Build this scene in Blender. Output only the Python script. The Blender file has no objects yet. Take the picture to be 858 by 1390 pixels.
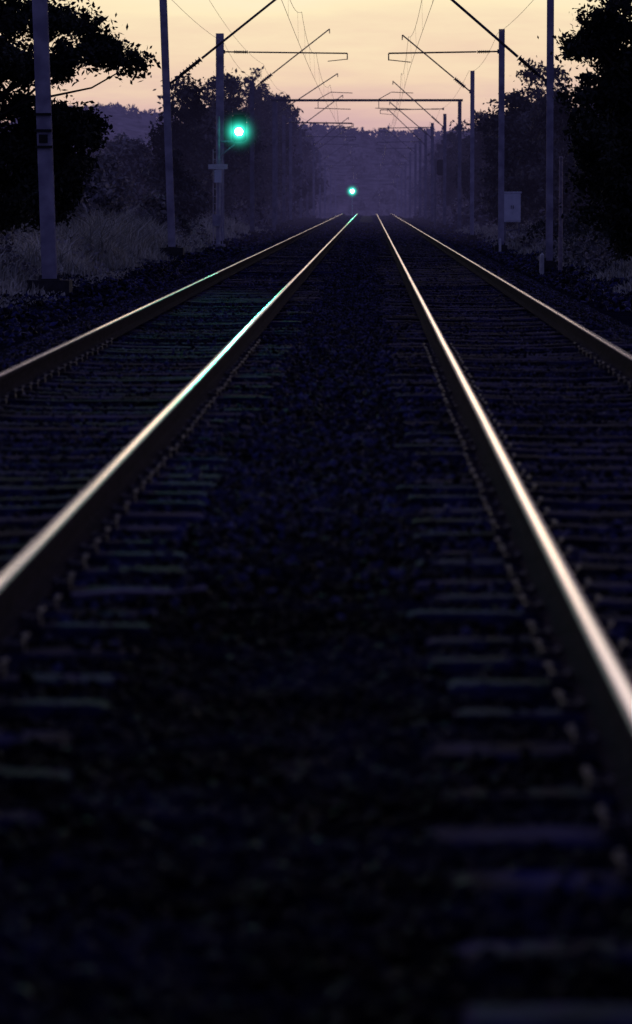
import bpy, math, random
import numpy as np
from mathutils import Vector, Matrix

rng = np.random.default_rng(7)
random.seed(7)
scene = bpy.context.scene
COL = scene.collection
scene.view_settings.view_transform = 'Standard'
scene.view_settings.look = 'None'
scene.view_settings.exposure = 0

# ------------------------------------------------------------------ helpers
def link(o):
    COL.objects.link(o); return o

def fastmesh(name, V, F, mat=None, smooth=False):
    V = np.asarray(V, dtype=np.float32); F = np.asarray(F, dtype=np.int32)
    me = bpy.data.meshes.new(name)
    me.vertices.add(len(V)); me.vertices.foreach_set('co', V.ravel())
    k = F.shape[1]
    me.loops.add(F.size); me.loops.foreach_set('vertex_index', F.ravel())
    me.polygons.add(len(F))
    me.polygons.foreach_set('loop_start', np.arange(0, F.size, k, dtype=np.int32))
    me.polygons.foreach_set('loop_total', np.full(len(F), k, dtype=np.int32))
    me.update(calc_edges=True); me.validate()
    if smooth:
        me.polygons.foreach_set('use_smooth', np.ones(len(me.polygons), dtype=bool))
    if mat: me.materials.append(mat)
    return me

class MB:
    def __init__(s): s.v = []; s.f = []
    def box(s, c, size, rot=None):
        b = len(s.v); hx, hy, hz = size[0]/2, size[1]/2, size[2]/2
        for dx, dy, dz in [(-1,-1,-1),(1,-1,-1),(1,1,-1),(-1,1,-1),(-1,-1,1),(1,-1,1),(1,1,1),(-1,1,1)]:
            p = Vector((dx*hx, dy*hy, dz*hz))
            if rot is not None: p = rot @ p
            s.v.append((p.x+c[0], p.y+c[1], p.z+c[2]))
        for q in [(0,3,2,1),(4,5,6,7),(0,1,5,4),(1,2,6,5),(2,3,7,6),(3,0,4,7)]:
            s.f.append(tuple(b+i for i in q))
        return s
    def tube(s, p0, p1, r0, r1=None, n=8, cap=True):
        if r1 is None: r1 = r0
        p0 = Vector(p0); p1 = Vector(p1); d = (p1-p0)
        if d.length < 1e-6: return s
        d.normalize(); a = d.orthogonal().normalized(); b2 = d.cross(a)
        b = len(s.v)
        for p, r in ((p0, r0), (p1, r1)):
            for i in range(n):
                t = 2*math.pi*i/n
                q = p + a*math.cos(t)*r + b2*math.sin(t)*r
                s.v.append(tuple(q))
        for i in range(n):
            j = (i+1) % n
            s.f.append((b+i, b+j, b+n+j, b+n+i))
        if cap:
            s.f.append(tuple(b+i for i in reversed(range(n))))
            s.f.append(tuple(b+n+i for i in range(n)))
        return s
    def path(s, pts, r, n=5):
        pts = [Vector(p) for p in pts]; b = len(s.v); m = len(pts)
        rs = r if isinstance(r, (list, tuple)) else [r]*m
        for k, p in enumerate(pts):
            d = (pts[min(k+1, m-1)] - pts[max(k-1, 0)]).normalized()
            ref = Vector((1,0,0)) if abs(d.x) < .9 else Vector((0,1,0))
            a = (ref - d*ref.dot(d)).normalized(); c = d.cross(a)
            for i in range(n):
                t = 2*math.pi*i/n
                s.v.append(tuple(p + a*math.cos(t)*rs[k] + c*math.sin(t)*rs[k]))
        for k in range(m-1):
            for i in range(n):
                j = (i+1) % n
                s.f.append((b+k*n+i, b+k*n+j, b+(k+1)*n+j, b+(k+1)*n+i))
        s.f.append(tuple(b+i for i in reversed(range(n))))
        s.f.append(tuple(b+(m-1)*n+i for i in range(n)))
        return s
    def mesh(s, name, mat, smooth=False):
        me = bpy.data.meshes.new(name); me.from_pydata(s.v, [], s.f); me.update()
        if mat: me.materials.append(mat)
        if smooth:
            for p in me.polygons: p.use_smooth = True
        return me

def part(name, me, parent, loc=(0,0,0), label=None):
    o = bpy.data.objects.new(name, me); link(o)
    o.parent = parent; o.location = loc
    if label: o["label"] = label
    return o
def thing(name, label, category, me=None, loc=(0,0,0), group=None, kind=None):
    o = bpy.data.objects.new(name, me); link(o); o.location = loc
    if label: o["label"] = label
    if category: o["category"] = category
    if group: o["group"] = group
    if kind: o["kind"] = kind
    if me is None: o.empty_display_size = .3
    return o

# ------------------------------------------------------------------ materials
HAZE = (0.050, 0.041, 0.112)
def haze_wrap(m, surf_socket, vary=False):  # paints distance haze into the surface as emission growing along Y
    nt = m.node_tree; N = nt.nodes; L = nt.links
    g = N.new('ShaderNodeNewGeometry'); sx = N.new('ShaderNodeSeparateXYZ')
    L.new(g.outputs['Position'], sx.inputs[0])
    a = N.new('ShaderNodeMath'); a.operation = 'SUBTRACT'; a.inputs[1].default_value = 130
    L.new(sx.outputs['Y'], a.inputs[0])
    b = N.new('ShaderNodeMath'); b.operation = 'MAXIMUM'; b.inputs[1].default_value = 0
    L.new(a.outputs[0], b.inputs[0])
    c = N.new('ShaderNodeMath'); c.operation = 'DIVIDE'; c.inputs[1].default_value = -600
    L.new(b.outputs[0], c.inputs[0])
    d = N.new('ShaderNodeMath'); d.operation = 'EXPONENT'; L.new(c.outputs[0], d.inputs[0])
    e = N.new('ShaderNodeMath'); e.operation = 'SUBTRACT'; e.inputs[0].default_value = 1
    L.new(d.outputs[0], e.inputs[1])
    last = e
    if vary:   # noise makes the painted haze uneven, giving the far foliage texture
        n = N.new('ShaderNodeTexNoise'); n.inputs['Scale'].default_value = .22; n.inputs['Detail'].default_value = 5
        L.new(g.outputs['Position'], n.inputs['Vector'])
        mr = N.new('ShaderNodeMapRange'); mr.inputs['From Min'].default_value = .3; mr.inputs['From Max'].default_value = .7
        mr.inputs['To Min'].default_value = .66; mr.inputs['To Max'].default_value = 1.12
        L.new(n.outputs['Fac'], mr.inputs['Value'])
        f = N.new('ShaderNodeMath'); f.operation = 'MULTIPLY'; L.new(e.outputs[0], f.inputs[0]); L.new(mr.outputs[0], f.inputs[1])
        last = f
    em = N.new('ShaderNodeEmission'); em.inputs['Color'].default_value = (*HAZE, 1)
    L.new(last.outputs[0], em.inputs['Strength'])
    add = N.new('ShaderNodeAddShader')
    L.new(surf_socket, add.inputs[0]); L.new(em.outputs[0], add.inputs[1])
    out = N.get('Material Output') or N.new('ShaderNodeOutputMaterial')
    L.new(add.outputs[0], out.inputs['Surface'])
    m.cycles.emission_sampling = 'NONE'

def mat(name, c1, c2=None, rough=.8, metal=0, scale=5, bump=0, bscale=30, spec=.5, stretch=None,
        rvar=0, detail=6, lo=.35, hi=.65, vary=False):
    m = bpy.data.materials.new(name); m.use_nodes = True
    nt = m.node_tree; N = nt.nodes; L = nt.links
    p = N['Principled BSDF']
    p.inputs['Roughness'].default_value = rough; p.inputs['Metallic'].default_value = metal
    p.inputs['Specular IOR Level'].default_value = spec
    c2 = c2 or tuple(x*.6 for x in c1)
    g = N.new('ShaderNodeNewGeometry'); vec = g.outputs['Position']
    if stretch:
        mp = N.new('ShaderNodeMapping'); mp.inputs['Scale'].default_value = stretch
        L.new(vec, mp.inputs['Vector']); vec = mp.outputs['Vector']
    n = N.new('ShaderNodeTexNoise'); n.inputs['Scale'].default_value = scale
    n.inputs['Detail'].default_value = detail
    L.new(vec, n.inputs['Vector'])
    r = N.new('ShaderNodeValToRGB')
    r.color_ramp.elements[0].position = lo; r.color_ramp.elements[1].position = hi
    r.color_ramp.elements[0].color = (*c2, 1); r.color_ramp.elements[1].color = (*c1, 1)
    L.new(n.outputs['Fac'], r.inputs['Fac']); L.new(r.outputs['Color'], p.inputs['Base Color'])
    if rvar:
        mr = N.new('ShaderNodeMapRange'); mr.inputs['From Min'].default_value = .3
        mr.inputs['From Max'].default_value = .7
        mr.inputs['To Min'].default_value = rough-rvar; mr.inputs['To Max'].default_value = rough+rvar
        L.new(n.outputs['Fac'], mr.inputs['Value']); L.new(mr.outputs[0], p.inputs['Roughness'])
    if bump:
        n2 = N.new('ShaderNodeTexNoise'); n2.inputs['Scale'].default_value = bscale
        n2.inputs['Detail'].default_value = 4
        L.new(g.outputs['Position'], n2.inputs['Vector'])
        bp = N.new('ShaderNodeBump'); bp.inputs['Strength'].default_value = bump
        bp.inputs['Distance'].default_value = .02
        L.new(n2.outputs['Fac'], bp.inputs['Height']); L.new(bp.outputs[0], p.inputs['Normal'])
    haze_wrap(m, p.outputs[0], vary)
    return m

M_polish = mat('polished_rail_steel', (1.0,.92,.90), (.86,.75,.78), rough=.085, metal=1, scale=1.4,
               stretch=(3,.35,1), rvar=.01)
M_polish2 = mat('worn_rail_steel', (1.0,.88,.88), (.76,.62,.68), rough=.20, metal=1, scale=1.7,
               stretch=(3,.35,1), rvar=.04)
M_rust = mat('rusty_rail_steel', (.024,.016,.032), (.006,.004,.010), rough=.95, scale=14, bump=.6, spec=.04)
M_shoulder = mat('burnished_rail_shoulder', (.20,.12,.18), (.05,.035,.055), rough=.42, metal=1, scale=2.4, stretch=(3,.4,1))
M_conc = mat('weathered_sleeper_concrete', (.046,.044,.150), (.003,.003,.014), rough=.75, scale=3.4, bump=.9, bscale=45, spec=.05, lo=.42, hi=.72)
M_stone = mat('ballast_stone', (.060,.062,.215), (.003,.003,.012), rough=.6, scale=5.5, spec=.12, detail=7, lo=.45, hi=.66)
M_stone_d = mat('darkened_ballast_stone', (.010,.011,.044), (.0006,.0006,.003), rough=.6, scale=1.8, spec=.05, detail=7, lo=.47, hi=.70)  # darkened copy of the ballast colour, painting in the dim foreground
M_iron = mat('cast_iron_fastening', (.045,.034,.055), rough=.5, metal=0, spec=.3)
M_mast = mat('galvanised_mast_steel', (.50,.47,.57), (.28,.26,.35), rough=.7, scale=3, spec=.25)
M_mast2 = mat('darker_mast_steel', (.26,.25,.32), (.14,.135,.18), rough=.7, scale=3, spec=.2)  # darker mast copy, colour lowered to offset the painted distance haze
M_tube = mat('cantilever_tube_steel', (.10,.09,.12), rough=.65, spec=.3)
M_insul = mat('brown_porcelain_insulator', (.05,.03,.025), rough=.3)
M_wire = mat('weathered_copper_wire', (.16,.12,.11), rough=.5, metal=.4)
M_cblock = mat('foundation_concrete', (.06,.055,.06), (.03,.027,.03), rough=.9, scale=8, bump=.4)
M_black = mat('matt_black_paint', (.012,.012,.014), rough=.8)
M_grey = mat('pale_grey_cabinet_paint', (.80,.82,.92), (.66,.68,.78), rough=.6, scale=4)
M_white = mat('white_paint', (.85,.85,.87), (.65,.65,.68), rough=.6, scale=9)
M_wood = mat('weathered_grey_timber', (.42,.36,.42), (.25,.21,.25), rough=.9, scale=10)
M_bark = mat('dark_bark', (.05,.04,.035), (.025,.02,.018), rough=.95, scale=14, bump=.6)
def leafmat(name, c1, c2, scale, vary=False):
    return mat(name, c1, c2, rough=.75, scale=scale, spec=.12, detail=3, vary=vary)
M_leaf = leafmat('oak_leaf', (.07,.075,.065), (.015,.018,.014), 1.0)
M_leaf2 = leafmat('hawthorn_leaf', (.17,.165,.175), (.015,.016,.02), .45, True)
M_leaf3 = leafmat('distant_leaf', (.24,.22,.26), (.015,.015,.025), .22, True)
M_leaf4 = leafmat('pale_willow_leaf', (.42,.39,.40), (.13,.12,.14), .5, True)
M_grass = mat('dry_grass_blade', (.72,.68,.56), (.26,.26,.23), rough=.8, scale=.5, spec=.15)
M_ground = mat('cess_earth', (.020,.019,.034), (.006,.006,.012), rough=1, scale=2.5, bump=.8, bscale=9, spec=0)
M_hill = mat('hill_woodland', (.09,.08,.095), (.015,.014,.02), rough=1, scale=.08, spec=0, vary=True)

def ballast_mat():
    m = bpy.data.materials.new('ballast_bed'); m.use_nodes = True
    nt = m.node_tree; N = nt.nodes; L = nt.links; p = N['Principled BSDF']
    g = N.new('ShaderNodeNewGeometry')
    v = N.new('ShaderNodeTexVoronoi'); v.inputs['Scale'].default_value = 17
    L.new(g.outputs['Position'], v.inputs['Vector'])
    r = N.new('ShaderNodeValToRGB')
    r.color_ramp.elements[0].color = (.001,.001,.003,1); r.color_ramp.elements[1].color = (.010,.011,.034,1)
    sep = N.new('ShaderNodeSeparateColor'); L.new(v.outputs['Color'], sep.inputs[0])
    L.new(sep.outputs[0], r.inputs['Fac']); L.new(r.outputs['Color'], p.inputs['Base Color'])
    p.inputs['Roughness'].default_value = .85; p.inputs['Specular IOR Level'].default_value = .03
    inv = N.new('ShaderNodeMath'); inv.operation = 'SUBTRACT'; inv.inputs[0].default_value = 1
    L.new(v.outputs['Distance'], inv.inputs[1])
    bp = N.new('ShaderNodeBump'); bp.inputs['Strength'].default_value = 1; bp.inputs['Distance'].default_value = .05
    L.new(inv.outputs[0], bp.inputs['Height']); L.new(bp.outputs[0], p.inputs['Normal'])
    haze_wrap(m, p.outputs[0]); return m
M_ballast = ballast_mat()

# ------------------------------------------------------------------ terrain
CREST = 375.0
def drop(y):
    d = np.maximum(np.asarray(y, dtype=float)-CREST, 0)
    return -0.009*d*np.minimum(d/60, 1)
def gz(x, y):
    x = np.asarray(x, dtype=float); y = np.asarray(y, dtype=float)
    L = np.interp(-x, [0, 3.5, 4.6, 6.2, 7.5, 12, 25, 60, 400], [-.36,-.36,-.50,-.42,-.30,.10,.3,.6,1.5])
    R = np.interp(x, [0, 2.9, 4.0, 5.6, 6.5, 10, 25, 60, 400], [-.36,-.36,-.50,-.42,-.30,.15,.5,1,2])
    base = np.where(x < 0, L, R)
    bumps = .05*np.sin(x*1.7+y*.31)+.04*np.sin(y*.73-x*.9)
    return base + np.where(np.abs(x) > 5, bumps, bumps*.1) + drop(y)

def grid(xs, ys, zf):
    X, Y = np.meshgrid(xs, ys); Z = zf(X, Y)
    V = np.stack([X.ravel(), Y.ravel(), Z.ravel()], 1)
    nx, ny = len(xs), len(ys)
    i, j = np.meshgrid(np.arange(nx-1), np.arange(ny-1)); a = (j*nx+i).ravel()
    F = np.stack([a, a+1, a+nx+1, a+nx], 1)
    return V, F
xs = np.concatenate([[-3000,-1200,-400,-150,-80,-50,-30,-20], np.arange(-15, 15.1, .6), [20,30,50,80,150,400,1200,3000]])
ys = np.concatenate([[-300,-60], np.arange(-15, 180, 2.0), np.arange(180, 620, 8.0), [700,850,1000,1400,2200,4000]])
V, F = grid(xs, ys, gz)
thing('ground', None, None, fastmesh('ground', V, F, M_ground, True), kind='structure')
bx = np.linspace(-4.3, 3.75, 70)
by = np.concatenate([np.arange(-10, 60, .12), np.arange(60, 150, .5), np.arange(150, 380, 4), np.arange(380, 900, 15)])
PX = [-4.6,-3.6,-3.2,-2.9,-2.4,-1.5,-.95,-.72,-.3,.15,.40,.95,1.85,2.35,2.65,3.0,3.8]
PZ = [-.62,-.27,-.210,-.205,-.224,-.224,-.205,-.205,-.235,-.205,-.205,-.224,-.224,-.205,-.21,-.27,-.58]
def bedz(x): return np.interp(x, PX, PZ)
def bz(x, y):
    n = rng.normal(0, .006, x.shape)
    return bedz(x) + n + .008*np.sin(y*.8+x*2) + drop(y)
V, F = grid(bx, by, bz)
thing('ballast_bed', None, None, fastmesh('ballast_bed', V, F, M_ballast, False), kind='structure')

# ------------------------------------------------------------------ rails
prof = [(-.07,-.159),(.07,-.159),(.07,-.150),(.025,-.135),(.009,-.122),(.009,-.055),(.033,-.040),(.0345,-.012),
        (.028,-.004),(.0155,-.0010),(.0080,0),(-.0080,0),(-.0155,-.0010),(-.028,-.004),(-.0345,-.012),(-.033,-.040),
        (-.009,-.055),(-.009,-.122),(-.025,-.135),(-.07,-.150)]
MI = {10: 1, 9: 2, 11: 2, 8: 3, 12: 3}
def rail(xc, seed, label):
    r2 = np.random.default_rng(seed)
    yy = np.concatenate([np.arange(-6, 200, 1.3), np.arange(200, 380, 6.), np.arange(380, 900, 10.)])
    wob = np.convolve(r2.normal(0, 1, len(yy)+8), np.ones(9)/9, 'valid')*.004
    wz = np.convolve(r2.normal(0, 1, len(yy)+4), np.ones(5)/5, 'valid')*.0012
    P = np.array(prof); k = len(P)
    V = np.zeros((len(yy), k, 3))
    V[:, :, 0] = P[:, 0][None]+wob[:, None]; V[:, :, 1] = yy[:, None]
    V[:, :, 2] = P[:, 1][None]+wz[:, None]+drop(yy)[:, None]
    a, b = np.meshgrid(np.arange(len(yy)-1), np.arange(k), indexing='ij')
    b2 = (b+1) % k
    F = np.stack([a*k+b, a*k+b2, (a+1)*k+b2, (a+1)*k+b], -1).reshape(-1, 4)
    me = fastmesh('rail', V.reshape(-1, 3), F, M_rust, False)
    for mm in (M_polish, M_polish2, M_shoulder): me.materials.append(mm)
    mi = np.array([MI.get(i % k, 0) for i in range(len(F))], dtype=np.int32)
    me.polygons.foreach_set('material_index', mi)
    me.polygons.foreach_set('use_smooth', mi > 0)
    me.update()
    return thing('rail', label, 'rail', me, loc=(xc, 0, 0), group='running rails of the double track')
RAILS = [-2.71, -1.235, .662, 2.13]
for i, xr in enumerate(RAILS):
    rail(xr, 40+i, 'steel running rail with polished top, glinting with green light' if i == 1 else
         'steel running rail with polished top and rusty sides')

# ------------------------------------------------------------------ sleepers
CXL, CXR = -1.9725, 1.396
def sleeper_mesh():
    m = MB(); stations = [(-1.21,.0),(-1.18,.010),(-.9,.012),(-.75,.006),(-.35,-.012),(.35,-.012),(.75,.006),(.9,.012),(1.18,.010),(1.21,.0)]
    for x, dz in stations:
        for y, z in [(-.125,-.17),(-.098,0),(-.084,.008),(.084,.008),(.098,0),(.125,-.17)]:
            m.v.append((x, y, z+(dz if z > -.1 else 0)))
    for s in range(len(stations)-1):
        for i in range(5):
            m.f.append((s*6+i, s*6+i+1, (s+1)*6+i+1, (s+1)*6+i))
    m.f.append(tuple(range(6))); e = (len(stations)-1)*6; m.f.append(tuple(e+i for i in reversed(range(6))))
    return m.mesh('sleeper', M_conc)
SM = sleeper_mesh()
def fast_mesh():
    m = MB()
    for sx in (-1, 1):
        m.box((sx*.10, 0, .022), (.055, .10, .03))
        pts = [(sx*.085,-.05,.045),(sx*.12,-.055,.055),(sx*.135,0,.06),(sx*.12,.05,.055),(sx*.075,.045,.035),(sx*.062,0,.03)]
        m.path(pts, .010, 6)
    m.box((0, 0, .010), (.15, .16, .006))
    return m.mesh('rail_fastening', M_iron)
FM = fast_mesh()
for ci, (cx, y0) in enumerate(((CXL, 7.6), (CXR, 6.7))):
    for k in range(150):
        y = y0 + .65*k
        o = bpy.data.objects.new('sleeper', SM); link(o)
        o.location = (cx+random.uniform(-.06, .06), y+random.uniform(-.035, .035), -.185+random.uniform(-.016, .004))
        o.rotation_euler = (random.uniform(-.05, .05), random.uniform(-.009, .009), random.uniform(-.028, .028))
        o["label"] = 'weathered concrete sleeper half bedded in dark ballast'; o["category"] = 'sleeper'
        o["group"] = 'concrete sleepers under the rails'
        if k < 48:
            for rx in RAILS[ci*2:ci*2+2]:
                f = bpy.data.objects.new('rail_fastening', FM); link(f); f.parent = o
                f.location = (rx-o.location.x, 0, .012)
mrest = MB()
for cx, y0 in ((CXL, 7.6), (CXR, 6.7)):
    y = y0+.65*150
    while y < 420:
        b = len(mrest.v); d = float(drop(y))-.187+random.uniform(-.008, .004)
        for v in SM.vertices: mrest.v.append((v.co.x+cx, v.co.y+y, v.co.z+d))
        for p in SM.polygons: mrest.f.append(tuple(b+i for i in p.vertices))
        y += .65
thing('sleepers', 'distant run of concrete sleepers under the rails', 'sleepers', mrest.mesh('sleepers', M_conc), kind='stuff')

# ------------------------------------------------------------------ ballast stones
PH = (1+5**.5)/2
ICO = np.array([(-1,PH,0),(1,PH,0),(-1,-PH,0),(1,-PH,0),(0,-1,PH),(0,1,PH),(0,-1,-PH),(0,1,-PH),(PH,0,-1),(PH,0,1),(-PH,0,-1),(-PH,0,1)])/1.9
ICF = np.array([(0,11,5),(0,5,1),(0,1,7),(0,7,10),(0,10,11),(1,5,9),(5,11,4),(11,10,2),(10,7,6),(7,1,8),(3,9,4),(3,4,2),(3,2,6),(3,6,8),(3,8,9),(4,9,5),(2,4,11),(6,2,10),(8,6,7),(9,8,1)])
OCT = np.array([(1,0,0),(-1,0,0),(0,1,0),(0,-1,0),(0,0,1),(0,0,-1)], float)
OCF = np.array([(0,2,4),(2,1,4),(1,3,4),(3,0,4),(2,0,5),(1,2,5),(3,1,5),(0,3,5)])
def stones(y0, y1, dens, B, BF, smin, smax, x0=-4.2, x1=3.6):
    n = int((y1-y0)*(x1-x0)*dens)
    X = rng.uniform(x0, x1, n); Y = rng.uniform(y0, y1, n)
    keep = (X > -.105*Y-.7) & (X < .077*Y+.6)
    patch = np.sin(X*6.1+Y*1.3)*np.sin(Y*1.9-X*3)+.6*np.sin(X*13+Y*4.1)*np.sin(Y*5.3+X*2)
    four = (np.abs(X-CXL) < .62) | (np.abs(X-CXR) < .62)
    cover = np.where(four, .88+.14*patch, .87+.18*patch)
    lift = np.zeros(n)
    for cx, ys0 in ((CXL, 7.6), (CXR, 6.7)):
        ph = (Y-ys0+.325) % .65-.325
        on = (np.abs(X-cx) < 1.22) & (np.abs(ph) < .11) & (Y > ys0-.3)
        keep &= ~(on & (rng.random(n) < cover))
        lift = np.where(on, .016, lift)
    for xr in RAILS: keep &= np.abs(X-xr) > .085
    X = X[keep]; Y = Y[keep]; four = four[keep]; lift = lift[keep]; n = len(X)
    S = rng.uniform(smin, smax, n)
    S = np.where(four, S*.9, S)
    Z = np.where((X > -4.3) & (X < 3.7), bedz(X), gz(X, Y)) + rng.uniform(0, .022, n)*np.where(four, .8, 1) + lift
    k = len(B)
    Vv = B[None]*(1+rng.uniform(-.28, .28, (n, k, 1)))*S[:, None, None]*rng.uniform(.6, 1.15, (n, 1, 3))
    q = rng.normal(size=(n, 4)); q /= np.linalg.norm(q, axis=1, keepdims=True)
    w, x, y, z = q.T
    R = np.stack([1-2*(y*y+z*z), 2*(x*y-w*z), 2*(x*z+w*y), 2*(x*y+w*z), 1-2*(x*x+z*z), 2*(y*z-w*x),
                  2*(x*z-w*y), 2*(y*z+w*x), 1-2*(x*x+y*y)], 1).reshape(n, 3, 3)
    Vv = np.einsum('nij,nkj->nki', R, Vv) + np.stack([X, Y, Z], 1)[:, None]
    Fv = BF[None]+(np.arange(n)*k)[:, None, None]
    # darkened stones paint the dim foreground into the colour, mostly in the six-foot
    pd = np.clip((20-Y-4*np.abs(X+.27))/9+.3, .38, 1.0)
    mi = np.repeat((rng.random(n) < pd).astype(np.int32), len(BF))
    return Vv.reshape(-1, 3), Fv.reshape(-1, 3), mi
parts_ = [stones(4.5, 24, 520, ICO, ICF, .012, .029), stones(24, 62, 260, OCT, OCF, .020, .034),
          stones(62, 120, 110, OCT, OCF, .026, .042), stones(120, 260, 30, OCT, OCF, .04, .060),
          stones(45, 130, 22, OCT, OCF, .03, .08, -7.0, -4.2), stones(60, 130, 22, OCT, OCF, .03, .09, 3.6, 6.4),
          stones(130, 260, 10, OCT, OCF, .05, .11, -6.6, -4.2), stones(130, 260, 10, OCT, OCF, .05, .11, 3.6, 6.0)]
Vs = []; Fs = []; Ms = []; o_ = 0
for v_, f_, mi_ in parts_:
    Vs.append(v_); Fs.append(f_+o_); Ms.append(mi_); o_ += len(v_)
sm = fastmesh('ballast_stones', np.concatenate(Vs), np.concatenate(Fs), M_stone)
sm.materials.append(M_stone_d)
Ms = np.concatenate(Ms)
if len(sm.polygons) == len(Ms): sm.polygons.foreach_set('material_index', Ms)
sm.update()
thing('ballast_stones', 'dark angular crushed stone between and around the tracks', 'ballast', sm, kind='stuff')

mr = MB().path([(-1.08,13.75,-.160),(-.9,13.8,-.150),(-.75,13.78,-.152),(-.60,13.86,-.145)], .010, 8)
M_bar = mat('worn_steel_bar', (.40,.33,.36), (.2,.17,.22), rough=.5, metal=.5)
thing('metal_bar', 'loose worn metal bar lying on the ballast', 'metal bar', mr.mesh('metal_bar', M_bar))

# ------------------------------------------------------------------ masts and cantilevers
TC = {-1: CXL, 1: CXR}
def hsection(m, x, y, z0, z1, w, d, lean=0.0):
    t = .022; h = z1-z0
    rot = Matrix.Rotation(lean, 3, 'Y')
    def B(cx, cy, sx, sy):
        c = rot @ Vector((cx, cy, h/2)); m.box((x+c.x, y+c.y, z0+c.z), (sx, sy, h), rot)
    B(0, -d/2+t/2, w, t); B(0, d/2-t/2, w, t); B(0, 0, t, d-2*t-.002)
def insulator(p0, p1, r=.07):
    p0 = Vector(p0); p1 = Vector(p1); n = 7; pts = []; rs = []
    for i in range(n):
        for f, k in ((0, .5), (.35, .55), (.45, 1), (.6, .95), (.7, .5)):
            pts.append(tuple(p0.lerp(p1, (i+f)/n))); rs.append(r*k)
    m = MB(); m.path(pts, rs, 10); return m.mesh('insulator', M_insul)
def mast(X, Y, height, w, lean=0, diag=None, horiz=None, plates=False, reach=.35, thin=1.0, has_h=True, has_d=True, ins=.078, foot=2.1):
    s = 1 if X < 0 else -1; tc = TC[-1 if X < 0 else 1]
    g0 = float(gz(X, Y)); dr = float(drop(Y))
    E = thing('overhead_line_mast', 'grey steel lineside mast carrying a catenary cantilever' if not plates else
              'tall grey steel mast with strapped number plates on a concrete footing', 'overhead line mast',
              loc=(X, Y, g0-.05), group='overhead line masts along the railway')
    zb = g0-.05
    m = MB(); hsection(m, 0, 0, .30, height+dr-zb, w, w*.9, lean)
    part('post', m.mesh('post', M_mast if Y < 180 else M_mast2), E)
    m = MB(); m.box((0, 0, .14), (w*foot, w*foot, .30)); m.box((0, 0, .305), (w*1.5, w*1.5, .02))
    for a in (-1, 1):
        for b in (-1, 1): m.tube((a*w*.62, b*w*.62, .3), (a*w*.62, b*w*.62, .38), .02, n=6)
    part('foundation_block', m.mesh('foundation_block', M_cblock), E)
    if plates:
        for zz in (2.75, 3.05, 3.35):
            part('strap', MB().box((-.031*zz, -w*.5-.02, zz), (w*1.2, .03, .05)).mesh('strap', M_black), E)
        part('number_plate', MB().box((-.031*2.9, -w*.5-.04, 2.9), (w*.6, .02, .16)).mesh('number_plate', M_black), E)
    if not (has_h or has_d): return E
    C = bpy.data.objects.new('cantilever', None); link(C); C.parent = E
    off = lambda x, z: (x-X, 0, z+dr-zb)
    z0, z1 = diag if diag else (height-1.3, height+.75)
    lz = math.tan(lean)*(z0+dr-zb)
    r = .030*thin
    m = MB()
    if has_d:
        p0 = Vector(off(X+s*w*.5, z0)); p0.x += lz; p1 = Vector(off(tc, z1))
        i0 = p0.lerp(p1, .08); i1 = p0.lerp(p1, .24)
        m.tube(p0, i0, r); m.tube(i1, p1, r)
        m.box((p0.x, 0, p0.z), (.10, w*.7, .16))
        m.tube(p1, p1+Vector((0, 0, -.22)), r*.8)
        part('insulator', insulator(i0, i1, ins), C)
    if has_h:
        hz = horiz if horiz else height-.55
        h0 = Vector(off(X+s*w*.5, hz)); h0.x += math.tan(lean)*(hz+dr-zb)
        h1 = Vector(off(tc+s*reach*2.2, hz-.06))
        hi0 = h0.lerp(h1, .08); hi1 = h0.lerp(h1, .2)
        m.tube(h0, hi0, r*.9); m.tube(hi1, h1, r*.9)
        m.box((h0.x, 0, h0.z), (.10, w*.7, .14))
        m.tube(h1, h1+Vector((0, 0, -.24)), r*.7)
        m.tube(h1+Vector((0, 0, -.22)), h1+Vector((-s*.75, 0, -.30)), r*.5)
        part('insulator', insulator(hi0, hi1, ins*.75), C)
    part('cantilever_tube', m.mesh('cantilever_tube', M_tube, False), C)
    return E

mast(-5.95, 71, 8.3, .27, lean=-.030, diag=(6.4, 8.6), horiz=7.6, plates=True, foot=2.9)
mast(-5.95, 115, 8.6, .22, lean=-.033, diag=(4.75, 7.95), horiz=7.9, has_h=False, thin=1.2, ins=.10, foot=3.2)
mast(-5.75, 147, 7.65, .30, diag=(5.6, 8.3), horiz=6.95, reach=.5, has_d=False, ins=.10)
mast(-5.75, 187, 7.1, .22, diag=(6.75, 9.6), horiz=6.9, has_h=False, ins=.11)
LEFT = [(234,7.2,(6.6,9.0),6.9,1,0),(256,7.0,(6.3,8.7),6.5,0,1),(278,7.3,(6.2,8.9),6.9,1,1),(318,7.1,(6.0,8.9),6.6,0,1),(352,7.2,(6.0,8.9),6.9,1,0),(392,7.5,(6.4,8.9),7.1,1,1),(440,7.5,(6.4,8.9),7.1,1,0),
        (490,7.2,(6.1,8.6),6.8,1,1),(560,7.3,(6.1,8.2),6.7,0,1),(640,7.3,(6,8.3),6.9,1,0)]
for y, h, dg, hz, a, b in LEFT: mast(-5.75, y, h, .22, diag=dg, horiz=hz, has_d=bool(a), has_h=bool(b), thin=1.05)
mast(4.45, 95, 8.4, .17, diag=(4.2, 6.75), horiz=7.4, has_h=False, thin=1.15, ins=.09)
mast(4.45, 130, 7.05, .20, diag=(5.2, 7.6), horiz=6.3, has_d=False, ins=.09)
mast(4.45, 167, 6.9, .18, diag=(6.0, 8.45), horiz=6.6, has_h=False, ins=.10)
mast(4.6, 236, 6.6, .20, diag=(5.8, 8.6), horiz=6.9, has_h=True)
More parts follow.
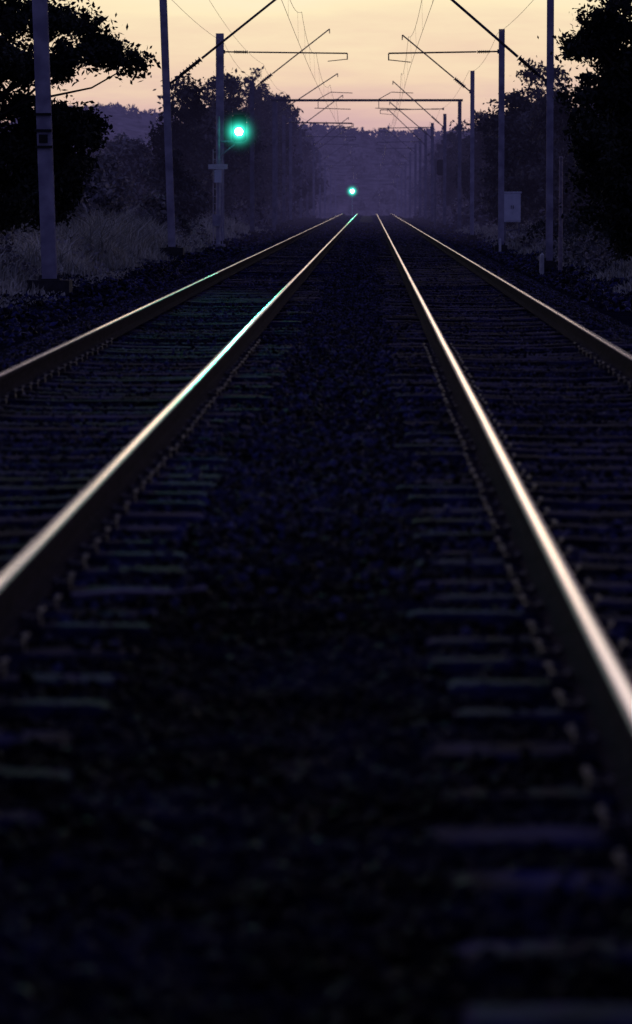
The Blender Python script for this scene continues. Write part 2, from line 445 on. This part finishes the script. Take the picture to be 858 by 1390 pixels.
for y, h, dg, hz, a, b in [(274,6.8,(5.8,8.3),6.5,1,1),(307,6.8,(5.8,8.6),6.5,1,0),(340,6.8,(5.8,8.6),6.5,0,1),(375,6.8,(6,8.4),6.4,1,1),(425,7.0,(6,8.5),6.8,1,0),(480,7.0,(6,8.5),6.8,1,1),(540,7.2,(6,8),6.6,1,0),(620,7.2,(6,8.2),6.7,1,1)]:
    mast(4.45, y, h, .22, diag=dg, horiz=hz, has_d=bool(a), has_h=bool(b), thin=1.05)

G = thing('portal_gantry', 'steel portal gantry beam spanning both tracks', 'gantry', loc=(0, 212, -.95))
m = MB(); hsection(m, -5.3, 0, .5, 7.68, .20, .20); part('post', m.mesh('post', M_mast2), G)
m = MB(); hsection(m, 4.95, 0, .5, 7.68, .20, .20); part('post', m.mesh('post', M_mast2), G)
m = MB(); m.box((-.17, 0, 7.70), (10.6, .14, .03)); m.box((-.17, 0, 7.80), (10.6, .14, .03))
m.box((-.17, 0, 7.75), (10.59, .02, .068))
part('beam', m.mesh('beam', M_tube), G)
for tx in (-1.97, 1.38):
    m = MB()
    m.tube((tx-.9, 0, 7.69), (tx-.9, 0, 7.3), .018)
    m.tube((tx-1.1, 0, 7.32), (tx+.9, 0, 7.26), .02)
    m.tube((tx-.9, 0, 7.81), (tx-.2, 0, 8.2), .02); m.tube((tx-.2, 0, 8.2), (tx+1.0, 0, 8.15), .02)
    part('drop_bracket', m.mesh('drop_bracket', M_tube), G)

# ------------------------------------------------------------------ overhead wires
def line_thing(xc, ysup, zm, zc, label):
    E = thing('overhead_line', label, 'overhead line', loc=(xc, 0, 0), group='catenary wires over the tracks')
    m = MB(); c = MB(); d = MB()
    mp_ = []; cp_ = []
    for k, (a, b) in enumerate(zip(ysup[:-1], ysup[1:])):
        sag = (b-a)**2*.00028+.12
        for i in range(12):
            t = i/12; y = a+(b-a)*t
            z = zm - sag*4*t*(1-t) + float(drop(y))
            x = .10*math.sin(y*.035)
            mp_.append((x, y, z)); cp_.append((x*.6, y, zc+float(drop(y))))
            if i % 4 == 2: d.tube((x, y, z), (x*.6, y, zc+float(drop(y))), .003 if y < 200 else .004, n=4)
    m.path(mp_, [.006 if p[1] < 200 else .008 for p in mp_], 5); c.path(cp_, [.006 if p[1] < 200 else .007 for p in cp_], 5)
    part('messenger_wire', m.mesh('messenger_wire', M_wire), E)
    part('contact_wire', c.mesh('contact_wire', M_wire), E)
    part('dropper_wire', d.mesh('dropper_wire', M_wire), E)
line_thing(CXL, [20, 71, 115, 147, 187, 212, 278, 330, 392, 490, 560, 640], 6.9, 5.7, 'pair of catenary wires with droppers above the track')
line_thing(CXR, [45, 95, 130, 167, 212, 236, 274, 307, 375, 425, 480, 620], 6.8, 5.7, 'pair of catenary wires with droppers above the track')
def feeder(xc, ysup, z, label):
    m = MB(); pts = []
    for a, b in zip(ysup[:-1], ysup[1:]):
        for i in range(12):
            t = i/12; y = a+(b-a)*t
            pts.append((0, y, z-1.5*t*(1-t)+float(drop(y))))
    m.path(pts, .006, 5)
    thing('return_wire', label, 'wire', m.mesh('return_wire', M_wire), loc=(xc, 0, 0), group='slack wires along the mast tops')
feeder(-5.6, [71, 147, 187, 234, 278, 318, 352], 7.3, 'slack return wire strung between the mast tops')
feeder(4.3, [60, 130, 167, 236, 274, 307, 340], 6.9, 'slack return wire strung between the mast tops')
feeder(-5.2, [71, 115, 187, 234, 318, 392], 7.9, 'slack return wire strung between the mast tops')

# ------------------------------------------------------------------ signals
def emis(name, col, st):
    m = bpy.data.materials.new(name); m.use_nodes = True; N = m.node_tree.nodes
    N.clear(); o = N.new('ShaderNodeOutputMaterial'); e = N.new('ShaderNodeEmission')
    e.inputs[0].default_value = (*col, 1); e.inputs[1].default_value = st
    m.node_tree.links.new(e.outputs[0], o.inputs['Surface']); return m
M_green = emis('lit_green_lens', (.7, 1, .9), 30)
M_dead = mat('unlit_signal_lens', (.02,.02,.025), rough=.2)
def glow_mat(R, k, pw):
    m = bpy.data.materials.new('painted_lamp_halo'); m.use_nodes = True; N = m.node_tree.nodes; L = m.node_tree.links
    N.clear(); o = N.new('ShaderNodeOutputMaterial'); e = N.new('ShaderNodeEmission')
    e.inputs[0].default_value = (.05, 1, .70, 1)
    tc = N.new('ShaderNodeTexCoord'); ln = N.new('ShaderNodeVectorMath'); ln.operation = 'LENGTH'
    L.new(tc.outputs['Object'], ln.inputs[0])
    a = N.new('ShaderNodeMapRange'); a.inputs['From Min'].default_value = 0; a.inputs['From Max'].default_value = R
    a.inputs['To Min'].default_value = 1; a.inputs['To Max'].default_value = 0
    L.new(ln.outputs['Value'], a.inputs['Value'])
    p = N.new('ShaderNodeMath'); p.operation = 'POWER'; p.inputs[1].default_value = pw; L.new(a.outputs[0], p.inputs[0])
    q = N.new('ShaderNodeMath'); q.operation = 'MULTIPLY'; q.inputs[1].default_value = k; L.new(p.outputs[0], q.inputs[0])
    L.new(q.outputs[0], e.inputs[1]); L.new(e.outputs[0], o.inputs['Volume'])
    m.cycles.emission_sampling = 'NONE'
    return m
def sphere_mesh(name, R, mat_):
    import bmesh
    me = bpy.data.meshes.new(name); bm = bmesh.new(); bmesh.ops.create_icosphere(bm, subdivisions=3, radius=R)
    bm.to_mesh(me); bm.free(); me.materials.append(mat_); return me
def signal_head(E, hx, hz, face=-1, lit=True, glowR=1.5, glowk=24, pw=12, lensr=.14, hoods=True):
    m = MB()
    m.box((hx, 0, hz+.12), (.34, .22, .72))
    b = len(m.v); pts = [(-.26,-.28),(-.18,-.36),(.18,-.36),(.26,-.28),(.26,.52),(.17,.62),(-.17,.62),(-.26,.52)]
    if not hoods: m = MB(); b = 0; m.box((hx, .12, hz+.1), (.34, .2, .7)); b = len(m.v)
    for yy in (-.014, .014):
        for px, pz in pts: m.v.append((hx+px, yy+face*.125, hz+pz))
    n = len(pts); m.f.append(tuple(b+i for i in range(n))); m.f.append(tuple(b+n+i for i in reversed(range(n))))
    for i in range(n): m.f.append((b+i, b+n+i, b+n+(i+1) % n, b+(i+1) % n))
    H = part('signal_head', m.mesh('signal_head', M_black), E)
    for i, dz in enumerate((0, .33) if hoods else (0,)):
        if hoods:
            h = MB()
            b = len(h.v); n = 12
            for yy in (face*.142, face*.36):
                for j in range(n+1):
                    t = math.pi*(-.1+1.2*j/n); h.v.append((hx+.155*math.cos(t), yy, hz+dz+.155*math.sin(t)))
            for j in range(n): h.f.append((b+j, b+j+1, b+n+2+j, b+n+1+j))
            part('lamp_hood', h.mesh('lamp_hood', M_black), H)
        l = MB().tube((hx, face*.14, hz+dz), (hx, face*.165, hz+dz), lensr if i == 0 else .10, n=20)
        part('lens', l.mesh('lens', M_green if (i == 0 and lit) else M_dead), H,
             label='green lit lens' if (i == 0 and lit) else None)
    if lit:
        part('added_lamp_halo', sphere_mesh('added_lamp_halo', glowR, glow_mat(glowR, glowk, pw)), H, loc=(hx, face*(.2 if hoods else glowR), hz),
             label='green halo added around the lit lens as a glowing sphere')
    return H
sy = 140; sb = float(gz(-5.55, sy))-.03
S = thing('railway_signal', 'colour light signal showing green, bracketed off a pale post with ladder', 'railway signal', loc=(-5.55, sy, sb), group='railway signals')
m = MB().tube((0, 0, .1), (0, 0, 3.75-sb+.6), .085, .075, 14); m.box((0, 0, .06), (.5, .5, .14))
part('post', m.mesh('post', M_mast), S)
m = MB()
m.tube((.08, 0, 3.62-sb-.2), (.62, 0, 3.62-sb-.2), .04); m.tube((.07, 0, 3.0-sb-.1), (.62, 0, 3.52-sb-.2), .03)
part('bracket', m.mesh('bracket', M_mast), S)
m = MB()
for dx in (-.17, .17): m.tube((dx-.02, .22, .0), (dx-.02, .22, 3.6), .018)
for i in range(13): m.tube((-.188, .22, .25+i*.27), (.148, .22, .25+i*.27), .012)
part('ladder', m.mesh('ladder', M_mast), S)
part('number_plate', MB().box((0, -.16, 2.95), (.70, .14, .18)).mesh('number_plate', M_white), S, label='pale horizontal plate on the post')
part('equipment_box', MB().box((0, -.17, 2.60), (.26, .12, .46)).mesh('equipment_box', M_grey), S)
part('equipment_box', MB().box((-.05, -.15, 1.0), (.3, .12, .42)).mesh('equipment_box', M_mast), S)
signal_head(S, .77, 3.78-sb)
def beam(S, name, off, target, energy, size):
    ld = bpy.data.lights.new(name, 'SPOT'); ld.energy = energy; ld.color = (.02, 1, .62); ld.spot_size = math.radians(size)
    ld.spot_blend = .8; ld.shadow_soft_size = .11
    lo = bpy.data.objects.new(name, ld); link(lo); lo.parent = S; lo.location = off
    dvec = Vector(target) - (Vector(S.location)+Vector(off))
    lo.rotation_euler = dvec.to_track_quat('-Z', 'Y').to_euler()
beam(S, 'signal_lamp', (.77, -.40, 3.78-sb), (-1.5, 38.5, 0), 8000, 1.8)
dy = 700; db = float(gz(-3.24, dy))
S = thing('railway_signal', 'distant colour light signal showing green above the track', 'railway signal', loc=(-3.24, dy, db), group='railway signals')
hz = 1.265+13/5180*dy-db
part('post', MB().tube((0, .3, 0), (0, .3, hz), .10, n=8).mesh('post', M_mast2), S)
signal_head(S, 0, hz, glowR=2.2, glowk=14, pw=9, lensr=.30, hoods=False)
beam(S, 'signal_lamp', (0, -.40, hz), (-1.2, 260, 0), 45000, 1.0)
S = thing('railway_signal', 'dark signal head seen from behind on a slim post', 'railway signal', loc=(4.05, 238, -.4), group='railway signals')
part('post', MB().tube((0, 0, 0), (0, 0, 4.3), .08, n=10).mesh('post', M_mast2), S)
signal_head(S, .36, 3.6, face=1, lit=False)

# ------------------------------------------------------------------ lineside furniture
cb = float(gz(5.56, 150))
C = thing('equipment_cabinet', 'pale grey trackside equipment cabinet raised on a steel stand', 'equipment cabinet', loc=(5.56, 150, cb))
m = MB(); m.box((0, 0, 1.48), (.66, .5, 1.12)); part('cabinet_body', m.mesh('cabinet_body', M_grey), C)
m = MB(); m.box((0, 0, 2.075), (.74, .58, .06)); part('roof', m.mesh('roof', M_grey), C)
for sx in (-1, 1):
    D = part('door', MB().box((sx*.158, -.262, 1.48), (.30, .02, 1.02)).mesh('door', M_grey), C)
    part('handle', MB().box((sx*.04, -.285, 1.5), (.02, .025, .14)).mesh('handle', M_black), D)
m = MB()
for sx in (-.27, .27):
    for q in (-.18, .18): m.box((sx, q, .455), (.06, .06, .93))
m.box((0, -.18, .6), (.46, .03, .05)); part('stand', m.mesh('stand', M_mast2), C)

P = thing('marker_post', 'slim grey weathered timber post standing beside the mast', 'post', loc=(4.68, 94, -.5))
part('post', MB().tube((0, 0, 0), (0, 0, 2.8), .055, .045, 8).mesh('post', M_wood), P)
part('cap', MB().tube((0, 0, 2.8), (0, 0, 2.86), .06, .03, 8).mesh('cap', M_wood), P)
for (x, y, h, w) in [(4.05, 90, .5, .09), (4.15, 93, .42, .06), (4.35, 128, .45, .08)]:
    m = MB().box((0, 0, h/2), (w, .07, h)); m.tube((0, 0, h), (0, 0, h+.05), w*.5, .01, 8)
    P = thing('marker_peg', 'short white painted marker peg beside the track', 'marker peg', m.mesh('marker_peg', M_white), loc=(x, y, float(gz(x, y))), group='white marker pegs')

# ------------------------------------------------------------------ vegetation
def leaf_quads(C, size, r):
    n = len(C)
    a = r.normal(size=(n, 3)); a /= np.linalg.norm(a, axis=1, keepdims=True)
    b = r.normal(size=(n, 3)); b -= a*(a*b).sum(1, keepdims=True); b /= np.linalg.norm(b, axis=1, keepdims=True)
    s = size*r.uniform(.5, 1.3, (n, 1))
    V = np.stack([C-a*s, C+b*s*.5, C+a*s, C-b*s*.5], 1).reshape(-1, 3)
    F = np.arange(n*4).reshape(-1, 4)
    return V, F
def tree(X, Y, lobes, leaf=.09, nleaf=20000, seed=1, trunk_r=.25, material=None, label='', csig=.32, ncl=90, name='tree', trunk_h=None, pw=.75, limb=.4, droop=0):
    r = np.random.default_rng(seed); base = np.array([X, Y, float(gz(X, Y))-.1])
    E = thing(name, label, 'tree', loc=tuple(base), group='lineside trees')
    lb = np.array(lobes, float); vol = (lb[:, 3]*lb[:, 4]*lb[:, 5])**pw; pr = vol/vol.sum()
    idx = r.choice(len(lb), ncl, p=pr)
    d = r.normal(size=(ncl, 3)); d /= np.linalg.norm(d, axis=1, keepdims=True)
    rad = r.uniform(.25, 1, (ncl, 1))**.5
    cl = lb[idx, :3]+d*rad*lb[idx, 3:]*.95
    ci = r.integers(0, ncl, nleaf)
    cs = csig*r.uniform(.5, 1.35, (ncl, 1))
    L = cl[ci]+r.normal(size=(nleaf, 3))*cs[ci]*np.array([1, 1, .65])
    if droop:
        L[:, 2] -= droop*r.random(nleaf)**2
    L = L[L[:, 2] > gz(L[:, 0], L[:, 1])]
    V, F = leaf_quads(L-base, leaf, r)
    part('crown', fastmesh('crown', V, F, material), E)
    m = MB(); th = trunk_h or max(1.2, (lb[:, 2].max()-base[2])*.45)
    fork = np.array([0, 0, th])
    pts = [(0, 0, 0), (.06, .02, th*.3), (-.05, .05, th*.65), tuple(fork)]
    m.path(pts, [trunk_r*1.25, trunk_r, trunk_r*.85, trunk_r*.7], 9)
    for k in range(len(lb)):
        lc = lb[k, :3]-base; dv = lc-fork
        p1 = fork+dv*.33+r.normal(size=3)*.12+np.array([0, 0, .12]); p2 = fork+dv*.68+r.normal(size=3)*.12+np.array([0, 0, .10])
        m.path([tuple(fork*.97), tuple(p1), tuple(p2), tuple(lc)], [trunk_r*limb, trunk_r*limb*.7, trunk_r*limb*.45, trunk_r*limb*.25], 6)
        for j in np.where(idx == k)[0][:26]:
            tip = cl[j]-base; md = (lc+tip)/2+r.normal(size=3)*.08
            m.path([tuple(lc), tuple(md), tuple(tip)], [trunk_r*.08, trunk_r*.05, trunk_r*.03], 4)
    part('trunk', m.mesh('trunk', M_bark, True), E)
    return E
tree(-9.6, 90, [(-8.1,90,5.6,1.3,1.6,.5),(-6.9,90,5.45,.9,.9,.30),(-6.8,90,4.85,.9,1,.28),(-6.0,90,4.72,.6,.7,.22),(-5.4,90,4.55,.4,.5,.16),(-8.2,90,4.6,1.2,1.4,.5),(-7.4,90,4.4,.5,.6,.18),
                (-8.9,90,6.6,1.5,1.8,.7),(-8.3,91,3.0,1.75,1.8,1.0),(-7.4,91,2.7,1.2,1.2,.9),(-8.6,91,1.6,1.7,1.6,1.0),(-10.5,90,4.5,1.6,2,2.5),(-7.8,91,1.6,1.1,1.2,.7)],
     leaf=.075, nleaf=72000, seed=3, trunk_r=.24, material=M_leaf, csig=.18, ncl=360, pw=.5, limb=.22, droop=.22,
     label='dark spreading oak tree overhanging the grassy verge')
tree(7.2, 86, [(5.5,86,5.5,.85,1,.65),(5.05,86,4.75,.7,1,.4),(5.0,86,3.75,.75,1,.45),(4.95,86,2.9,.7,1,.4),(5.4,86,2.1,.9,1,.6),(5.7,86,1.3,.9,1,.7),(6.1,86,.7,.9,1,.6),
               (6.5,87,4.5,1.4,1.6,2.6),(6.4,87,1.8,1.1,1.4,1.5)],
     leaf=.075, nleaf=56000, seed=4, trunk_r=.26, material=M_leaf, csig=.17, ncl=290, limb=.3, droop=.22,
     label='dark leafy tree leaning over the railway boundary')
def roundtree(X, Y, top, rx, seed, nleaf=5000, leaf=.2, mt=None, label='rounded lineside tree in dusk shadow', ncl=70):
    g = float(gz(X, Y)); h = top-g; r = random.Random(seed); lobes = []
    for k in range(6):
        a = r.uniform(0, 6.28); f = r.uniform(.2, .95)
        w = 1-.55*f
        lobes.append((X+math.cos(a)*rx*.55*w, Y+math.sin(a)*rx*.5*w, g+h*(.15+.66*f), rx*.62*w+.25, rx*.62*w+.25, h*.19))
    lobes.append((X+r.uniform(-.2,.2)*rx, Y, g+h*.85, rx*.38, rx*.38, h*.15))
    lobes.append((X, Y, g+h*.35, rx*.8, rx*.8, h*.32))
    tree(X, Y, lobes, leaf=leaf, nleaf=nleaf, seed=seed, trunk_r=.2, material=mt or M_leaf2, csig=.09*rx+.10, ncl=ncl, label=label)
spec = [(-9.4,185,7.3,2.1,0),(-11.2,176,4.2,1.8,1),(-8.1,196,8.0,2.0,0),(-7.9,225,9.0,1.8,0),(-7.6,252,9.9,1.9,0),(-7.5,285,10.2,1.9,0),(-7.4,315,10.3,2.0,0),
        (-7.2,350,9.8,1.9,0),(-7.5,400,9.4,2.0,0),(-7.8,455,9.0,2.2,0),(-8.0,520,8.6,2.4,0),
        (-13.2,215,4.2,2.2,1),(-17.5,250,4.0,2.4,1),(-24,330,6.4,3.0,0),(-20,350,6.2,3.0,0),(-28,320,7.0,3.0,0),(-17,360,5.6,2.6,0),(-33,340,8,4,0),
        (-10.6,150,3.0,1.4,1),(-8.6,165,3.4,1.2,0),(-9.2,112,1.6,.9,1),(-10.8,104,1.8,1.0,0),(-9.6,130,2.2,1.1,1),(-7.6,138,1.5,.8,1),
        (6.5,178,6.4,1.6,0),(7.6,190,8.1,2.1,0),(9.4,198,8.3,2.3,0),(8.5,172,6.2,2.0,0),(10.8,165,6.8,2.2,0),(7.3,240,7.4,1.8,0),(6.9,285,7.2,1.8,0),(6.8,330,7.2,1.9,0),
        (6.9,385,7.2,1.9,0),(7.4,450,6.8,2.2,0),(8.0,520,6.4,2.4,0),(14,230,9,3,0),(19,260,9,3.2,0)]
for i, (x, y, t, r_, pale) in enumerate(spec):
    far = y > 300
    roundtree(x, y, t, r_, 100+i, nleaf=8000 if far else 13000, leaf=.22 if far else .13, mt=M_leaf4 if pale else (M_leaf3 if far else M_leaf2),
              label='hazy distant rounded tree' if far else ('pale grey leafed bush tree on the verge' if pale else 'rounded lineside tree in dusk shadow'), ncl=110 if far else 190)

def undergrowth(name, boxes, n, leaf, seed, mt, label):
    r = np.random.default_rng(seed); out = []
    for (x0, x1, y0, y1, h) in boxes:
        k = max(6, int((x1-x0)*(y1-y0)/6)); cx = r.uniform(x0, x1, k); cy = r.uniform(y0, y1, k); ch = h*r.uniform(.3, 1.1, k)
        cnt = int(n*(x1-x0)*(y1-y0)); i = r.integers(0, k, cnt); rr = r.uniform(.4, 1.0, k)
        px = cx[i]+r.normal(size=cnt)*rr[i]*.8; py = cy[i]+r.normal(size=cnt)*rr[i]
        q = np.exp(-((px-cx[i])**2+(py-cy[i])**2)/(2*rr[i]**2))
        pz = gz(px, py)+ch[i]*q*r.uniform(0, 1, cnt)**.6
        keep = (px < -5.9) | (px > 5.2)
        out.append(np.stack([px, py, pz], 1)[keep])
    C = np.concatenate(out); V, F = leaf_quads(C, leaf, r)
    thing(name, label, 'undergrowth', fastmesh(name, V, F, mt), kind='stuff')
undergrowth('undergrowth', [(-14,-9.4,100,180,1.8),(-9,-7,150,200,1.8),(-22,-13,110,220,2.2),(5.9,9,92,180,1.3),(9,16,90,200,2.4),(5.6,7,84,110,.7)], 45, .085, 11, M_leaf2,
            'tangled dark brambles and bushes on the verge')
undergrowth('scrub', [(-10.5,-6.4,72,150,.9),(5.4,7.5,90,150,.7)], 65, .06, 21, M_leaf4,
            'pale tangled scrub among the dry grass')
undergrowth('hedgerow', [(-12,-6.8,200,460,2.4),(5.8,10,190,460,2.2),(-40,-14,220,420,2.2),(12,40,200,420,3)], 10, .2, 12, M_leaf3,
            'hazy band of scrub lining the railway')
def hillz(x, y):
    return -9+np.interp(y, [720, 950, 1200, 1500], [0, 3, 29, 31])*(1+.36*np.exp(-((x+88)/36)**2)+.10*np.exp(-((x+18)/12)**2))+1.0*np.sin(x*.023+1)+.4*np.sin(x*.11)
V, F = grid(np.linspace(-500, 500, 200), np.linspace(720, 1500, 40), hillz)
thing('hill', None, None, fastmesh('hill', V, F, M_hill, True), kind='structure')
r = np.random.default_rng(5); k = 2600
cx = r.uniform(-230, 230, k); cy = r.uniform(960, 1290, k); cr = r.uniform(1.2, 2.8, k)
i = r.integers(0, k, 90000); d = r.normal(size=(90000, 3)); d /= np.linalg.norm(d, axis=1, keepdims=True)
C = np.stack([cx[i], cy[i], hillz(cx[i], cy[i])+.6], 1)+d*cr[i][:, None]*r.uniform(.7, 1, (90000, 1))
V, F = leaf_quads(C, .8, r)
thing('far_woodland', 'hazy purple woodland covering a distant low hill', 'woodland', fastmesh('far_woodland', V, F, M_hill), kind='stuff')

def grass(boxes, seed):
    r = np.random.default_rng(seed); Vs = []; n0 = 0; Fs = []
    for (x0, x1, y0, y1, h, dens) in boxes:
        n = int((x1-x0)*(y1-y0)*dens)
        x = r.uniform(x0, x1, n); y = r.uniform(y0, y1, n)
        pat = .5+.5*np.sin(x*1.3+np.sin(y*.25)*2)*np.sin(y*.33+1)
        edge = np.clip(np.minimum(np.abs(x)-(5.9 if x0 < 0 else 4.6)-.4*np.sin(y*.5), 1.2)/1.2, .12, 1)
        hh = h*r.uniform(.3, 1.1, n)*(.35+.85*pat)*edge; z = gz(x, y)-.02
        a = r.uniform(0, 6.28, n); w = .012+.010*r.random(n); ln = r.normal(0, .45, (n, 2))*hh[:, None]
        c = np.stack([np.cos(a)*w, np.sin(a)*w*.3, np.zeros(n)], 1)
        b = np.stack([x, y, z], 1); mid = b+np.stack([ln[:, 0]*.3, ln[:, 1]*.3, hh*.65], 1); tip = b+np.stack([ln[:, 0], ln[:, 1], hh*.95], 1)
        V = np.stack([b-c, b+c, mid+c*.7, mid-c*.7, tip], 1).reshape(-1, 3)
        o = (np.arange(n)*5)[:, None]+n0
        Fs += [o+np.array([[0, 1, 2]]), o+np.array([[0, 2, 3]]), o+np.array([[3, 2, 4]])]
        Vs.append(V); n0 += len(V)
    return np.concatenate(Vs), np.concatenate(Fs)
V, F = grass([(-11,-5.6,54,100,.9,120),(-12,-5.7,100,150,1.25,90),(-9,-5.7,150,220,1.0,40),(4.6,9,70,140,.5,45),(4.7,8,140,220,.5,25)], 9)
thing('tall_grass', 'dry pale tall grass along the verge', 'grass', fastmesh('tall_grass', V, F, M_grass), kind='stuff')

# ------------------------------------------------------------------ world
w = bpy.data.worlds.new("World"); scene.world = w; w.use_nodes = True
N = w.node_tree.nodes; L = w.node_tree.links
bg = N['Background']; bg.inputs['Strength'].default_value = 1
tc = N.new('ShaderNodeTexCoord'); sx = N.new('ShaderNodeSeparateXYZ'); L.new(tc.outputs['Generated'], sx.inputs[0])
mx = N.new('ShaderNodeMath'); mx.operation = 'MAXIMUM'; mx.inputs[1].default_value = 0; L.new(sx.outputs['Z'], mx.inputs[0])
sq = N.new('ShaderNodeMath'); sq.operation = 'SQRT'; L.new(mx.outputs[0], sq.inputs[0])
mp = N.new('ShaderNodeMapping'); mp.inputs['Scale'].default_value = (6, 6, 45); L.new(tc.outputs['Generated'], mp.inputs[0])
nz = N.new('ShaderNodeTexNoise'); nz.inputs['Scale'].default_value = 2.2; nz.inputs['Detail'].default_value = 6
nz.inputs['Roughness'].default_value = .6; L.new(mp.outputs[0], nz.inputs['Vector'])
wm = N.new('ShaderNodeMath'); wm.operation = 'MULTIPLY_ADD'; wm.inputs[1].default_value = .11; wm.inputs[2].default_value = -.057
L.new(nz.outputs['Fac'], wm.inputs[0])
ad = N.new('ShaderNodeMath'); ad.operation = 'ADD'; L.new(sq.outputs[0], ad.inputs[0]); L.new(wm.outputs[0], ad.inputs[1])
cr = N.new('ShaderNodeValToRGB'); L.new(ad.outputs[0], cr.inputs['Fac'])
e = cr.color_ramp.elements
stops = [(0.0, (.36,.25,.36)), (.115, (.56,.37,.43)), (.15, (.73,.50,.45)), (.185, (.88,.67,.48)), (.22, (.98,.83,.54)), (.33, (1.08,.94,.76)),
         (.40, (1.02,.86,.90)), (.47, (.38,.33,.50)), (.56, (.06,.068,.19)), (1.0, (.012,.015,.085))]
e[0].position = 0; e[0].color = (*stops[0][1], 1); e[1].position = 1; e[1].color = (*stops[-1][1], 1)
for p_, c_ in stops[1:-1]:
    q = e.new(p_); q.color = (*c_, 1)
az = N.new('ShaderNodeMapRange'); az.inputs['From Min'].default_value = -.4; az.inputs['From Max'].default_value = .97
az.inputs['To Min'].default_value = 0; az.inputs['To Max'].default_value = 1; L.new(sx.outputs['Y'], az.inputs['Value'])
mixc = N.new('ShaderNodeMix'); mixc.data_type = 'RGBA'
L.new(az.outputs[0], mixc.inputs['Factor']); mixc.inputs['A'].default_value = (.050, .053, .150, 1)
L.new(cr.outputs['Color'], mixc.inputs['B'])
sky = N.new('ShaderNodeTexSky'); sky.sky_type = 'NISHITA'; sky.sun_disc = False
sky.sun_elevation = math.radians(1.5); sky.sun_rotation = math.radians(0)
vs = N.new('ShaderNodeVectorMath'); vs.operation = 'SCALE'; vs.inputs['Scale'].default_value = .001; L.new(sky.outputs[0], vs.inputs[0])
va = N.new('ShaderNodeVectorMath'); va.operation = 'ADD'; L.new(mixc.outputs['Result'], va.inputs[0]); L.new(vs.outputs[0], va.inputs[1])
L.new(va.outputs[0], bg.inputs['Color'])

sl = bpy.data.lights.new('sun', 'SUN'); sl.energy = .02; sl.angle = math.radians(8); sl.color = (1, .7, .5)
so = bpy.data.objects.new('sun', sl); link(so); so.location = (0, 50, 40)
so.rotation_euler = Vector((0, -1, -math.tan(math.radians(3)))).to_track_quat('-Z', 'Y').to_euler()

# ------------------------------------------------------------------ camera
cam = bpy.data.cameras.new('camera'); co = bpy.data.objects.new('camera', cam); link(co)
co.location = (0, 0, 1.265)
co.rotation_euler = (math.radians(90-4.66), 0, math.radians(.807))
cam.sensor_fit = 'VERTICAL'; cam.sensor_height = 36; cam.sensor_width = 36; cam.lens = 134.2
cam.clip_start = .1; cam.clip_end = 6000
cam.dof.use_dof = True; cam.dof.focus_distance = 80; cam.dof.aperture_fstop = 4.0
scene.camera = co
